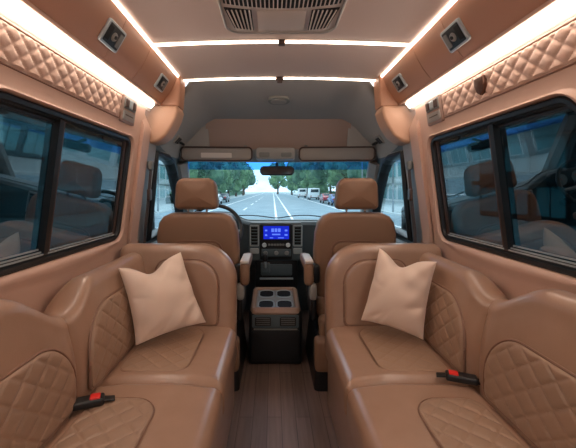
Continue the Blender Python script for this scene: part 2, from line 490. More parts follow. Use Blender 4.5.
# soffit speakers and control panels
def sof(s, u, y, off=0):
    x = .775 + (.668 - .775) * u; z = 1.765 + (1.948 - 1.765) * u; bl = .012 * sin(pi * u)
    n = Vector((-.863, 0, -.505))
    p = Vector((x - bl * .8, y, z - bl * .5)) + n * off
    return Vector((s * p.x, p.y, p.z))
def sofm(s, u, y):
    n = Vector((-s * .863, 0, -.505)); a = Vector((0, 1, 0)); b = n.cross(a)
    M = Matrix((a, b, n)).transposed().to_4x4(); M.translation = sof(s, u, y); return M
def place(bm, M): bmesh.ops.transform(bm, matrix=M, verts=bm.verts); return bm
for s in (-1, 1):
    for y, lab, sz in ((1.46, 'nearer the roof air unit', 1.0), (2.10, 'farther forward above the front end', .9)):
        t = thing('ceiling_speaker', sof(s, .46, y), 'square black and silver speaker in the %s overhead panel, %s' % (sname(s), lab), 'speaker')
        M = sofm(s, .46, y)
        w = .150 * sz; h = .100 * sz
        bm = new(); prism(bm, outline_rr(-w / 2, w / 2, -h / 2, h / 2, .012), lambda a, b, d: (a, b, d), -.004, .010, .004); obj('bezel', place(bm, M), SILVER, t)
        bm = new(); prism(bm, outline_rr(-w / 2 + .012, w / 2 - .012, -h / 2 + .010, h / 2 - .010, .006), lambda a, b, d: (a, b, d), .006, .0112, .001); obj('grille', place(bm, M), BLACK, t)
        for q in (-1, 1):
            bm = new(); prism(bm, outline_rr(q * w * .30 - w * .10, q * w * .30 + w * .10, -h * .30, h * .30, .004), lambda a, b, d: (a, b, d), .010, .0135, .001); obj('side_grille', place(bm, M), GREY if q > 0 else BLACKR, t)
        bm = new(); cyl(bm, (0, 0, .012), (0, 0, 1), .022 * sz, .010, 20, .016 * sz); obj('cone', place(bm, M), LGREY, t)
        bm = new(); cyl(bm, (0, 0, .018), (0, 0, 1), .008 * sz, .006, 16); obj('dome', place(bm, M), BLACK, t)
    yc = 1.905
    t = thing('control_panel', (s * .83, yc, 1.57), 'mauve switch and socket plate on the %s wall at the end of the quilted band' % sname(s), 'switch panel')
    f = lambda y, z, d, s=s: (s * (wx(z) - d), y, z)
    bm = new(); prism(bm, outline_rr(yc - .085, yc + .085, 1.562, 1.700, .008), f, -.004, .014, .004); obj('plate', bm, MAUVE, t)
    bm = new(); prism(bm, outline_rr(yc - .073, yc + .073, 1.632, 1.690, .006), f, .012, .018, .002); obj('switch_bank', bm, GREY, t)
    for k in range(3):
        bm = new(); prism(bm, outline_rr(yc - .066 + k * .046, yc - .066 + k * .046 + .038, 1.640, 1.682, .004), f, .016, .024, .003); obj('switch', bm, (BROWNF, SILVER, BROWNF)[k], t)
    bm = new(); prism(bm, outline_rr(yc - .073, yc + .073, 1.575, 1.622, .006), f, .012, .017, .002); obj('socket_cover', bm, LGREY, t)
    bm = new(); prism(bm, outline_rr(yc - .048, yc + .048, 1.598, 1.604, .002), f, .015, .0185, .001); obj('slot', bm, BROWNF, t)
# badge on the right band
o = dense([(1.435, 1.672), (1.50, 1.672), (1.502, 1.64), (1.49, 1.612), (1.4675, 1.598), (1.445, 1.612), (1.433, 1.64)][::-1], .008)
bm = new(); prism(bm, o, lambda y, z, d: (wx(z) - d, y, z), .004, .022, .003)
tag(obj('shield_badge', bm, mat('bronze', (110, 82, 70), .3, metal=.7)), 'small dark shield-shaped badge on the right quilted band', 'badge')

# rear bulkhead with door windows (behind the viewpoint; lets daylight in)
ths = np.linspace(-pi, pi, 181)[:-1]
for s, n in ((-1, 3), (1, 4)):
    bm = new()
    outer = [(s * .005, 0), (s * .97, 0), (s * .97, 2.0), (s * .005, 2.0)]
    c = (s * .45, 1.25)
    hole = [tuple(p) for p in outline_rr(s * .45 - .30, s * .45 + .30, .95, 1.55, .08)]
    tt = sorted(set(list(ths) + [math.atan2(b - c[1], a - c[0]) for a, b in outer]))
    I = polar(hole, c, tt); O = polar(outer, c, tt)
    rings = [[(a, y, b) for a, b in Q] for Q, y in ((O, -1.50), (I, -1.50), (I, -1.56), (O, -1.56))]
    rings.append(rings[0]); grid(bm, rings, close=True)
    d = struct('door_%d' % n, bm, PEACH, '%s rear door behind the sofas' % sname(s))
    bm = new(); prism(bm, np.array(I), lambda a, b, dd: (a, dd, b), -1.525, -1.53, 0); struct('pane', bm, SIDEG, None, d)

# ------------------------------------------------------------------ cab shell
def linsec(y):
    """cab headliner half section at depth y: list (x, z) from side to centre"""
    u = (y - 2.43) / (3.02 - 2.43); u = max(0, min(1, u))
    zc = 1.955 + (1.80 - 1.955) * u; xf = .585 + (.575 - .585) * u
    side = [(.875 - .01 * u, 1.47), (.865 - .02 * u, 1.53), (.84 - .04 * u, 1.60 - .01 * u), (.775 - .04 * u, 1.70 - .05 * u), (.68 - .02 * u, 1.82 - .09 * u), (xf + .02, zc - .035), (xf - .03, zc - .006), (xf - .15, zc), (0, zc + .006)]
    return side
bm = new(); P = []
for y in np.linspace(2.42, 3.02, 9):
    h = linsec(y); P.append([(-x, y, z) for x, z in h] + [(x, y, z) for x, z in h[::-1][1:]])
V = grid(bm, P)
P2 = [[(x * 1.03, y, z + .03) for x, y, z in row] for row in P]
grid(bm, P2)
struct('ceiling_cab', bm, CABLINER, 'grey cloth ceiling above the front seats')
# front shelf face (brown) and header
bm = new()
P = []
for x in np.linspace(-.62, .62, 21):
    q = abs(x) / .80; zt = 1.806 - .03 * max(0, abs(x) - .56) / .06
    dy = -.06 * q * q
    P.append([(x, 3.0 + dy, zt + .02), (x, 3.02 + dy, zt - .03), (x, 3.07 + dy, 1.66), (x, 3.10 + dy, 1.575), (x, 3.13 + dy, 1.55), (x, 3.16 + dy, 1.53), (x, 3.30, 1.53), (x, 3.30, zt + .02)])
loft(bm, P)
struct('wall_front', bm, CABBROWN, 'brown cloth shelf face above the windscreen')
bm = new()
for s in (-1, 1):
    o = dense([(.60, 1.50), (.90, 1.50), (.90, 1.66), (.80, 1.74), (.68, 1.81), (.60, 1.83)], .03)
    prism(bm, o, lambda a, b, d, s=s: (s * a, d - .02 - (b - 1.5) * .1, b), 3.04, 3.25, .01)
struct('trim_8', bm, CABLINER, 'grey cloth corners either side of the brown shelf face')
bm = new(); P = []
for x in np.linspace(-.88, .88, 21):
    dy = -.07 * (abs(x) / .85) ** 2
    P.append([(x, 3.10 + dy, 1.56), (x, 3.12 + dy, 1.50), (x, 3.155 + dy, 1.452), (x, 3.19 + dy, 1.452), (x, 3.28, 1.56)])
loft(bm, P)
struct('trim_5', bm, CABLINER, 'grey header trim along the top of the windscreen')
# windscreen
def ws(u, v):
    """u -1..1 across, v 0 bottom..1 top"""
    w = .90 + (.845 - .90) * v
    y = 3.78 + (3.175 - 3.78) * v - .07 * u * u - .015 * sin(pi * v) * 0
    z = .84 + (1.455 - .84) * v
    return (u * w, y, z)
root = bpy.data.objects.new('window_3', None); C.objects.link(root); root.location = (0, 3.5, .84); root['kind'] = 'structure'
root['label'] = 'wide windscreen at the front of the van'
def wsheet(v0, v1, m, nm, lab, n=12):
    bm = new(); P = []
    for v in np.linspace(v0, v1, n):
        row = [ws(u, v) for u in np.linspace(-1, 1, 41)]
        P.append(row + [(x, y + .005, z + .003) for x, y, z in row[::-1]])
    loft(bm, P, False, False); struct(nm, bm, m, lab, root)
wsheet(0, .885, CLEAR, 'pane', None); wsheet(.887, 1, BLUEG, 'shade_band', 'blue tinted shade band across the top')
bm = new(); P = []
for v in np.linspace(-.02, 1.0, 14):
    a = Vector(ws(-1, v)); P.append([a + Vector((-.03, 0, 0)), a + Vector((.045, -.01, 0)), a + Vector((.045, -.05, -.02)), a + Vector((.0, -.09, -.04)), a + Vector((-.03, -.09, -.04))])
loft(bm, P); struct('trim_6', bm, CABLINER, 'grey left windscreen pillar')
bm = new(); P = []
for v in np.linspace(-.02, 1.0, 14):
    a = Vector(ws(1, v)); P.append([a + Vector((.03, 0, 0)), a + Vector((-.045, -.01, 0)), a + Vector((-.045, -.05, -.02)), a + Vector((.0, -.09, -.04)), a + Vector((.03, -.09, -.04))])
loft(bm, P); struct('trim_7', bm, CABLINER, 'grey right windscreen pillar')
# cab doors
def cx_(z): return float(np.interp(z, [0, .85, 1.5, 2], [.93, .925, .865, .82]))
for s, n in ((-1, 1), (1, 2)):
    hole = dense([(2.44, .84), (3.42, .84), (3.36, .95), (3.16, 1.20), (2.98, 1.38), (2.86, 1.455), (2.76, 1.478), (2.44, 1.478)], .05)
    outer = [(2.32, 0), (3.75, 0), (3.75, .86), (3.28, 1.36), (3.08, 1.52), (2.90, 1.60), (2.32, 1.60)]
    c = (2.80, 1.12)
    tt = sorted(set(list(ths) + [math.atan2(b - c[1], a - c[0]) for a, b in outer + [tuple(h) for h in hole]]))
    I = polar([tuple(h) for h in hole], c, tt); O = polar(outer, c, tt)
    X = lambda z, off: s * (cx_(z) + off)
    bm = new(); rings = [[(X(z, off), y, z) for y, z in Q] for Q, off in ((I, .06), (I, .01), (I + (O - I) * .08, 0), (I + (O - I) * .5, 0), (O, 0), (O, .06))]
    grid(bm, rings, close=True)
    d = struct('door_%d' % n, bm, DASH, 'dark grey %s front door with a slanted window' % sname(s))
    bm = new(); rings = []
    for k, (t_, off) in enumerate(((0, .055), (0, -.006), (.02, -.022), (.035, -.022), (.05, .0), (.05, .055))):
        dd = np.array(c) - I; ln = np.hypot(dd[:, 0], dd[:, 1])[:, None]
        rings.append([(X(z, off), y, z) for y, z in I + dd / ln * t_])
    rings.append(rings[0]); grid(bm, rings, close=True); struct('window_frame', bm, BLACK, None, d)
    bm = new(); prism(bm, I, lambda y, z, q: (X(z, q), y, z), .03, .034, 0); struct('pane', bm, SIDEG, None, d)
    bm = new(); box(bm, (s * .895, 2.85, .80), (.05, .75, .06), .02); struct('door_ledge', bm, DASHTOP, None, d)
    # outside mirror
    t = thing('side_mirror', (s * 1.12, 3.02, .92), 'black door mirror outside the %s front window' % sname(s), 'mirror')
    bm = new(); prism(bm, outline_rr(s * 1.20 - .11, s * 1.20 + .11, .76, 1.07, .05), lambda a, b, q: (a, q, b), 3.0, 3.12, .03); obj('housing', bm, BLACK, t)
    bm = new(); prism(bm, outline_rr(s * 1.20 - .09, s * 1.20 + .09, .78, 1.05, .04), lambda a, b, q: (a, q, b), 3.002, 2.994, 0); obj('mirror_glass', bm, MIRROR, t)
    bm = new(); tube(bm, [(s * .99, 3.12, .84), (s * 1.12, 3.08, .84)], .022, 10); obj('arm', bm, BLACK, t)
# belts on the pillars
for s in (-1, 1):
    t = thing('seat_belt', (s * .84, 2.29, .55), 'dark brown seat belt hanging on the grey pillar beside the %s front seat' % sname(s), 'seat belt')
    bm = new(); P = []
    for k in range(16):
        u = k / 15; z = 1.36 - .82 * u; x = wx(z) - .035 - .01 * sin(pi * u); y = 2.285 + .02 * u
        P.append([(s * x, y - .024, z), (s * x, y + .024, z), (s * (x + .002), y + .024, z), (s * (x + .002), y - .024, z)])
    loft(bm, P); obj('webbing', bm, BELT, t)
    bm = new(); box(bm, (s * (wx(1.37) - .03), 2.285, 1.36), (.03, .055, .06), .012); obj('guide_loop', bm, GREY, t)
    bm = new(); box(bm, (s * (wx(1.2) - .04), 2.295, 1.17), (.02, .05, .075), .008); obj('tongue', bm, BROWNF, t)
# liner details on the cab sides
for s in (-1, 1):
    sd = sname(s)
    for y, x, z, sz, lab, nm in ((2.60, .79, 1.655, .055, 'upper square reading lamp', 'lamp'), (2.80, .815, 1.60, .055, 'lower vented cover', 'vent')):
        t = thing('reading_lamp' if nm == 'lamp' else 'liner_vent', (s * x, y, z), '%s on the grey liner above the %s front door' % (lab, sd), 'lamp' if nm == 'lamp' else 'vent')
        hs = linsec(y); k0 = next(q for q in range(len(hs) - 1) if hs[q][1] <= z <= hs[q + 1][1])
        (xa, za), (xb, zb) = hs[k0], hs[k0 + 1]; xp = xa + (xb - xa) * (z - za) / (zb - za)
        nrm = Vector((-s * (zb - za), 0, -(xa - xb))).normalized(); a = Vector((0, 1, 0)); b = nrm.cross(a).normalized()
        M = Matrix((a, b, nrm)).transposed().to_4x4(); M.translation = Vector((s * xp, y, z)); t.location = M.translation
        bm = new(); prism(bm, outline_rr(-sz, sz, -sz * .7, sz * .7, .01), lambda p, q, d: (p, q, d), -.012, .010, .004); obj('bezel', place(bm, M), LGREY, t)
        for k in (-1, 1):
            bm = new(); prism(bm, outline_rr(k * sz * .45 - sz * .36, k * sz * .45 + sz * .36, -sz * .5, sz * .5, .006), lambda p, q, d: (p, q, d), .006, .013, .002); obj('button' if nm == 'lamp' else 'grille', place(bm, M), BLACK, t)
    # grab handle
    t = thing('grab_handle', (s * .80, 2.88, 1.57), 'dark grab handle by the %s end of the sun visors' % sd, 'handle')
    bm = new(); pts = [(s * (.825 - .035 * sin(pi * k / 10)), 2.87 + .010 * k, 1.60 - .02 * sin(pi * k / 10)) for k in range(11)]
    tube(bm, pts, .011, 10); obj('grip', bm, BLACK, t)
    bm = new()
    for k in (0, 10): box(bm, pts[k], (.03, .03, .03), .008)
    obj('mount', bm, BLACK, t)
# dome light
t = thing('dome_lamp', (0, 2.68, 1.87), 'round grey dome lamp on the cab ceiling', 'lamp')
zc = 1.955 - .155 * (2.68 - 2.43) / .59
tilt = Matrix.Translation((0, 2.68, zc + .0)) @ Matrix.Rotation(math.atan2(-.155, .59), 4, 'X')
bm = new(); prism(bm, outline_rr(-.085, .085, -.055, .055, .054), lambda a, b, d: (a, b, d), .012, -.014, .008); obj('bezel', place(bm, tilt), GREY, t)
bm = new(); prism(bm, outline_rr(-.06, .06, -.035, .035, .034), lambda a, b, d: (a, b, d), -.008, -.019, .005); obj('lens', place(bm, tilt), LGREY, t)
# visors
for s in (-1, 1):
    x0, x1 = (-.825, -.225) if s < 0 else (.18, .82)
    t = thing('sun_visor', ((x0 + x1) / 2, 3.05, 1.45), 'folded-up grey sun visor above the windscreen, %s' % ('driver side with a pale warning label' if s < 0 else 'passenger side, without a label'), 'sun visor')
    o = outline_rr(x0, x1, 1.452, 1.566, .035)
    bm = new(); prism(bm, o, lambda a, b, d: (a, 3.035 + d + (b - 1.45) * -.25 - .05 * (abs(a) / .85) ** 2, b), 0, .022, .01); obj('panel', bm, VISOR, t)
    bm = new(); zt = 1.566
    pts = [(p[0], 3.03 + (p[1] - 1.45) * -.25 - .05 * (abs(p[0]) / .85) ** 2, p[1]) for p in inset(o, .002)]
    tube(bm, pts, .007, 6, close=True); obj('edge_binding', bm, BROWNF, t)
    if s < 0:
        bm = new(); prism(bm, outline_rr(-.66, -.40, 1.478, 1.518, .004), lambda a, b, d: (a, 3.030 + d + (b - 1.45) * -.25 - .05 * (abs(a) / .85) ** 2, b), 0, .004, 0); obj('warning_label', bm, WHITEP, t)
    bm = new(); xm = x1 - .06 if s < 0 else x0 + .06; box(bm, (xm, 3.05, 1.575), (.03, .03, .03), .008); obj('clip', bm, GREY, t)
# overhead console and interior mirror
t = thing('overhead_console', (-.02, 3.05, 1.46), 'small grey overhead console between the sun visors', 'overhead console')
bm = new(); prism(bm, outline_rr(-.195, .15, 1.462, 1.565, .03), lambda a, b, d: (a, 3.03 + d - (b - 1.46) * .3, b), 0, .09, .015); obj('housing', bm, LGREY, t)
for x in (-.12, .07):
    bm = new(); prism(bm, outline_rr(x - .045, x + .045, 1.485, 1.525, .012), lambda a, b, d: (a, 3.024 + d - (b - 1.46) * .3, b), 0, .01, .003); obj('lamp_lens', bm, GREY, t)
t = thing('rear_view_mirror', (-.03, 2.98, 1.34), 'black interior mirror hanging at the top of the windscreen', 'mirror')
bm = new(); prism(bm, outline_rr(-.157, .137, 1.325, 1.405, .035), lambda a, b, d: (a, d, b), 2.985, 3.03, .014); obj('housing', bm, BLACK, t)
bm = new(); prism(bm, outline_rr(-.145, .125, 1.336, 1.394, .028), lambda a, b, d: (a, d, b), 2.988, 2.982, 0); obj('mirror_glass', bm, mat('dark_mirror', (60, 62, 64), .08, metal=.8), t)
bm = new(); tube(bm, [(-.01, 3.02, 1.385), (-.01, 3.07, 1.405), (-.01, 3.15, 1.435)], .014, 10); obj('stalk', bm, BLACK, t)

# ------------------------------------------------------------------ dashboard
t = thing('dashboard', (0, 3.2, 0), 'dark grey dashboard across the front of the cab', 'dashboard')
bm = new(); P = []
for x in np.linspace(-.885, .885, 41):
    hump = .075 * math.exp(-((x + .52) / .19) ** 4)
    cb = 0
    P.append([(x, 3.72, .87), (x, 3.45, .905), (x, 3.2, .925 + hump * .4), (x, 3.06 - cb, .93 + hump), (x, 3.00 - cb * 1.5, .925 + hump), (x, 2.975 - cb * 2, .90 + hump), (x, 3.0 - cb * 2, .86), (x, 3.03 - cb, .72), (x, 3.10, .60), (x, 3.16, .50), (x, 3.25, .46), (x, 3.45, .02), (x, 3.72, .02)])
loft(bm, P); obj('body', bm, DASH, t)
bm = new(); P = []
for x in np.linspace(-.87, .87, 41):
    hump = .075 * math.exp(-((x + .52) / .19) ** 4)
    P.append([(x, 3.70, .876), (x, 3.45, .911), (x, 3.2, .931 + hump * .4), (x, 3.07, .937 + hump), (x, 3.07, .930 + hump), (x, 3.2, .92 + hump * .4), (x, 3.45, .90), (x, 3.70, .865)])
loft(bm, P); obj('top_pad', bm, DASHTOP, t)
SX = -.018
f = lambda a, b, d: (a, 2.955 - d + (.92 - b) * .12, b)
st = None
bm = new(); prism(bm, outline_rr(SX - .235, SX + .225, .595, .925, .03), f, -.12, .0, .012); cs = obj('centre_stack', bm, DASH, t)
bm = new(); prism(bm, outline_rr(SX - .138, SX + .135, .605, .915, .015), f, -.02, .012, .006); obj('stack_fascia', bm, BLACK, cs)
for x in (SX - .185, SX + .182):
    bm = new(); o = outline_rr(x - .04, x + .04, .72, .905, .012)
    rings = [[f(a, b, d) for a, b in inset(o, q)] for q, d in ((0, -.01), (0, .008), (.004, .012), (.009, .012), (.012, .004), (.012, -.01))]
    grid(bm, rings, close=True); v = obj('air_vent', bm, SILVER, t)
    bm = new(); prism(bm, inset(o, .01), f, -.02, .001, 0); obj('vent_cavity', bm, BLACKR, v)
    for k in range(7):
        bm = new(); box(bm, f(x, .735 + k * .026, .004), (.062, .014, .004), .001, 1, rot=(R(25), 'X')); obj('vane', bm, DASH, v)
    bm = new(); prism(bm, outline_rr(x - .038, x + .038, .655, .705, .01), f, -.01, .008, .004); obj('trim_plate', bm, SILVER, t)
bm = new(); prism(bm, outline_rr(SX - .118, SX + .118, .775, .905, .008), f, .004, .020, .003); d_ = obj('display', bm, BLACK, t)
bm = new(); prism(bm, outline_rr(SX - .108, SX + .108, .785, .897, .003), f, .018, .0215, 0); obj('screen', bm, SCREEN, d_, smooth=False)
for (a, b, w, h) in ((-.03, .862, .022, .03), (-.002, .862, .022, .03), (.026, .862, .022, .03), (0, .826, .07, .012), (-.085, .86, .02, .014), (-.085, .82, .02, .014), (.083, .86, .022, .016), (.083, .822, .026, .014), (-.04, .797, .03, .007), (.04, .797, .05, .007)):
    bm = new(); prism(bm, outline_rr(SX + a - w / 2, SX + a + w / 2, b - h / 2, b + h / 2, .003), f, .021, .0225, 0); obj('screen_icon', bm, SCREENL, d_, smooth=False)
for x in (-.10, .10):
    bm = new(); cyl(bm, f(SX + x, .735, .022), (0, -1, .12), .020, .022, 20, .017); obj('knob', bm, SILVER, t)
for k in range(6):
    bm = new(); prism(bm, outline_rr(SX - .07 + k * .024, SX - .05 + k * .024, .727, .745, .003), f, .01, .017, .002); obj('button', bm, GREY, t)
bm = new(); prism(bm, outline_rr(SX - .125, SX + .125, .635, .70, .006), f, .008, .018, .003); rd = obj('climate_unit', bm, DASH, t)
for x in (-.09, 0, .09):
    bm = new(); cyl(bm, f(SX + x, .667, .024), (0, -1, .12), .019, .018, 20, .016); obj('knob', bm, GREY, rd)
# lower stack with gear lever
bm = new(); prism(bm, outline_rr(-.20, .17, .02, .60, .03), lambda a, b, d: (a, d + (.6 - b) * .1, b), 3.02, 3.2, .015); ls = obj('lower_stack', bm, BLACK, t)
bm = new(); prism(bm, outline_rr(-.15, .12, .46, .56, .012), lambda a, b, d: (a, d + (.6 - b) * .1, b), 3.024, 3.012, .004); obj('storage_tray', bm, DASH, ls)
bm = new(); prism(bm, outline_rr(-.16, .13, .425, .44, .005), lambda a, b, d: (a, d + (.6 - b) * .1, b), 3.024, 3.004, .003); obj('shelf_edge', bm, SILVER, ls)
t2 = thing('gear_lever', (-.11, 2.98, .52), 'short black gear lever on the lower dashboard', 'gear lever')
bm = new(); tube(bm, [(-.11, 3.02, .53), (-.11, 2.96, .57), (-.11, 2.94, .61)], .010, 8); obj('shaft', bm, SILVER, t2)
bm = new(); box(bm, (-.11, 2.935, .63), (.045, .04, .065), .018, 4); obj('knob', bm, BLACK, t2)
bm = new(); box(bm, (-.11, 3.018, .53), (.08, .02, .09), .01); obj('gaiter', bm, DASH, t2)
# steering wheel
WXc, WYc, WZc = -.505, 2.70, .885
t = thing('steering_wheel', (WXc, WYc, WZc), 'black steering wheel with silver spokes in front of the driver seat', 'steering wheel')
TM = Matrix.Translation((WXc, WYc, WZc)) @ Matrix.Rotation(R(62), 4, 'X')
bm = new(); tube(bm, [(.215 * cos(a), .215 * sin(a), 0) for a in np.linspace(0, 2 * pi, 49)[:-1]], .015, 12, close=True); obj('rim', place(bm, TM), BLACK, t)
bm = new(); prism(bm, outline_rr(-.075, .075, -.07, .06, .03), lambda a, b, d: (a, b, d), -.05, .0, .015); obj('hub', place(bm, TM), BLACK, t)
for a in (0, pi, -pi / 2):
    bm = new(); tube(bm, [(.05 * cos(a), .05 * sin(a), -.02), (.12 * cos(a), .12 * sin(a), -.015), (.21 * cos(a), .21 * sin(a), 0)], [.018, .012, .012], 8); obj('spoke', place(bm, TM), SILVER, t)
bm = new(); tube(bm, [(WXc, 2.74, .84), (WXc, 2.98, .72)], .035, 12); obj('column', bm, BLACK, t)
# instrument cluster visor
t = thing('instrument_cluster', (-.535, 3.0, .9), 'instrument cluster with two dials behind the steering wheel', 'instrument cluster')
bm = new(); prism(bm, outline_rr(-.68, -.38, .86, 1.0, .04), lambda a, b, d: (a, d, b), 2.90, 2.965, .012); obj('housing', bm, BLACK, t)
for x in (-.60, -.46):
    bm = new(); cyl(bm, (x, 2.897, .93), (0, 1, 0), .048, .008, 28); g = obj('dial', bm, DASHTOP, t)
    bm = new(); box(bm, (x + .012, 2.891, .94), (.035, .003, .004), 0, rot=(R(-40), 'Y')); obj('needle', bm, RED, g)
# wipers outside
for x0, x1 in ((-.62, .02), (.02, .62)):
    bm = new(); pts = []
    for k in range(12):
        u = k / 11; x = x0 + (x1 - x0) * u; v = .065 + .05 * sin(pi * min(1, u * 1.1)) ; p = Vector(ws(x / .9, v)); pts.append(p + Vector((0, .022, .02)))
    tube(bm, pts, .006, 6)
    tag(obj('wiper', bm, BLACKR), 'thin black wiper resting low on the %s of the windscreen' % ('driver half' if x0 < 0 else 'passenger half'), 'wiper')
# front bodywork
bm = new(); P = []
for x in np.linspace(-.95, .95, 21):
    q = .06 * (abs(x) / .95) ** 3
    P.append([(x, 3.80, .80 - q), (x, 4.1, .72 - q), (x, 4.5, .58 - q), (x, 4.7, .40 - q), (x, 4.72, -.4), (x, 3.8, -.4)])
loft(bm, P); tag(obj('bonnet', bm, mat('van_paint', (60, 62, 66), .25, coat=.6)), 'dark bonnet of the van below the windscreen', 'bonnet')

# ------------------------------------------------------------------ front seats
def cab_seat(xc, s, lab):
    t = thing('front_seat', (xc, 2.4, 0), lab, 'seat')
    lean = lambda b: -.14 * (b - .5)
    f = lambda a, b, d: (xc + a, 2.30 + lean(b) + d, b)
    # backrest outline: tapered shoulders
    o = dense([(-.205, .46), (.205, .46), (.245, .50), (.262, .62), (.268, .80), (.262, .92), (.245, .99), (.215, 1.03), (.165, 1.052), (.0, 1.058), (-.165, 1.052), (-.215, 1.03), (-.245, .99), (-.262, .92), (-.268, .80), (-.262, .62), (-.245, .50)], .02)
    bm = new(); prism(bm, o, f, .13, 0, .038, 6); br = obj('backrest', bm, LEATHER2, t)
    o = outline_rr(-.165, .165, .49, .875, (.03, .03, .07, .07))
    bm = new(); grid(bm, [[f(a, b, d) for a, b in inset(o, q)] for q, d in ((-.004, .004), (-.002, -.004), (.006, -.0055), (.012, -.002), (.014, .006))], close=True); obj('back_seam', bm, PIPING, br)
    bm = new(); prism(bm, inset(o, .012), f, .01, -.008, .01, 4, crown=.01); obj('back_panel', bm, LEATHER2, br)
    h = outline_rr(-.137, .137, 1.075, 1.275, (.03, .03, .055, .055))
    h = np.array([(a * (1 - .10 * max(0, (b - 1.12)) / .15), b) for a, b in h])
    bm = new(); prism(bm, h, f, .11, -.005, .032, 6, crown=.012); hr = obj('headrest', bm, LEATHER2, t)
    for x in (-.06, .06):
        bm = new(); tube(bm, [f(x, 1.03, .05), f(x, 1.10, .05)], .007, 8); obj('headrest_post', bm, CHROME, hr)
    bm = new(); o = outline_rr(xc - .255, xc + .255, 2.26, 2.80, (.06, .06, .1, .1)); prism(bm, o, lambda a, b, d: (a, b, d), .36, .50, .045, 5, crown=.015); obj('seat_cushion', bm, LEATHER2, t)
    bm = new(); box(bm, (xc, 2.42, .33), (.50, .50, .08), .02); obj('seat_frame', bm, BLACK, t)
    bm = new(); P = []; unit = outline_rr(-.29, .29, 2.085, 2.68, .03, 4)
    for z, w, y0, y1 in ((0, .29, 2.085, 2.68), (.03, .29, 2.085, 2.68), (.20, .272, 2.10, 2.66), (.30, .262, 2.12, 2.64)):
        P.append([(xc + a * w / .29, y0 + (b - 2.085) * (y1 - y0) / .595, z) for a, b in unit])
    loft(bm, P); obj('pedestal', bm, BLACK, t)
    bm = new(); box(bm, (xc, 2.20, .33), (.50, .10, .16), .03, 4); obj('lower_skirt', bm, LEATHER2, t)
    bm = new(); box(bm, (xc, 2.13, .205), (.572, .10, .20), .03, 4); obj('base_cover', bm, LEATHER2, t)
    # armrest towards the aisle
    xa = xc - s * .312
    bm = new(); P = []
    ar = bm; box(ar, (xa, 2.37, .715), (.060, .38, .06), .022, 4); arm = obj('armrest', ar, LEATHER2, t)
    bm = new(); box(bm, (xa, 2.205, .675), (.060, .075, .15), .028, 4); obj('armrest_end', bm, LEATHER2, arm)
    bm = new(); box(bm, (xa, 2.29, .752), (.056, .26, .022), .010, 2); obj('armrest_pad', bm, WHITEP, arm)
    bm = new(); box(bm, (xc - s * .262, 2.27, .66), (.05, .07, .12), .015); obj('armrest_bracket', bm, BLACK, arm)
    bm = new(); box(bm, (xc - s * .275, 2.42, .44), (.035, .36, .16), .014); obj('side_cover', bm, BROWNF if False else BLACK, t)
    bm = new(); box(bm, (xc - s * .285, 2.22, .56), (.045, .09, .10), .018); obj('recliner_cover', bm, LGREY, t)
    return t
cab_seat(-.535, -1, 'tan leather driver seat with headrest, seen from behind on the left')
cab_seat(.492, 1, 'tan leather passenger seat with headrest, seen from behind on the right')

# centre console with four cup holders
t = thing('centre_console', (-.02, 2.6, 0), 'black floor console with a tan top frame and four cup holders', 'console')
KX = -.028
bm = new(); box(bm, (KX, 2.60, .185), (.365, .40, .368), .02, 3); obj('body', bm, BLACK, t)
bm = new()
o = outline_rr(KX - .172, KX + .172, 2.395, 2.80, .04)
tilt = lambda a, b, d: (a, b, .375 + (b - 2.40) * .10 + d)
rings = [[tilt(a, b, d) for a, b in inset(o, q)] for q, d in ((.004, -.03), (-.004, -.02), (-.002, .0), (.008, .012), (.028, .012), (.036, .004), (.036, -.04))]
grid(bm, rings, close=True); obj('top_frame', bm, LEATHER, t)
bm = new(); prism(bm, inset(o, .033), tilt, -.035, -.003, .002); tr = obj('tray', bm, LGREY, t)
for x in (-.066, .066):
    for y in (2.50, 2.69):
        bm = new()
        ro = outline_rr(KX + x - .058, KX + x + .058, y - .07, y + .07, .045)
        grid(bm, [[tilt(a, b, d) for a, b in inset(ro, q)] for q, d in ((-.004, -.005), (0, .003), (.006, .003), (.008, -.002))], close=True)
        h = obj('cup_holder', bm, SILVER, t)
        bm = new(); prism(bm, inset(ro, .007), tilt, -.01, -.0015, 0); obj('cup_well', bm, BLACKR, h)
f = lambda a, b, d: (a, 2.40 - d, b)
bm = new(); prism(bm, outline_rr(KX - .16, KX + .16, .255, .345, .012), f, -.01, .006, .004); vp = obj('rear_panel', bm, DASH, t)
for x in (-.085, .085):
    bm = new(); prism(bm, outline_rr(KX + x - .055, KX + x + .055, .27, .33, .008), f, .0, .010, .003); v = obj('air_vent', bm, BLACK, vp)
    for k in range(4):
        bm = new(); box(bm, (KX + x, 2.389, .28 + k * .0135), (.095, .005, .004), .001, 1); obj('vane', bm, GREY, v)
bm = new(); prism(bm, outline_rr(KX - .165, KX + .165, .03, .24, .012), f, -.01, .007, .005); obj('storage_door', bm, BLACK, t)
bm = new(); prism(bm, outline_rr(KX - .15, KX + .15, .243, .250, .003), f, -.01, .009, .002); obj('trim_line', bm, GREY, t)

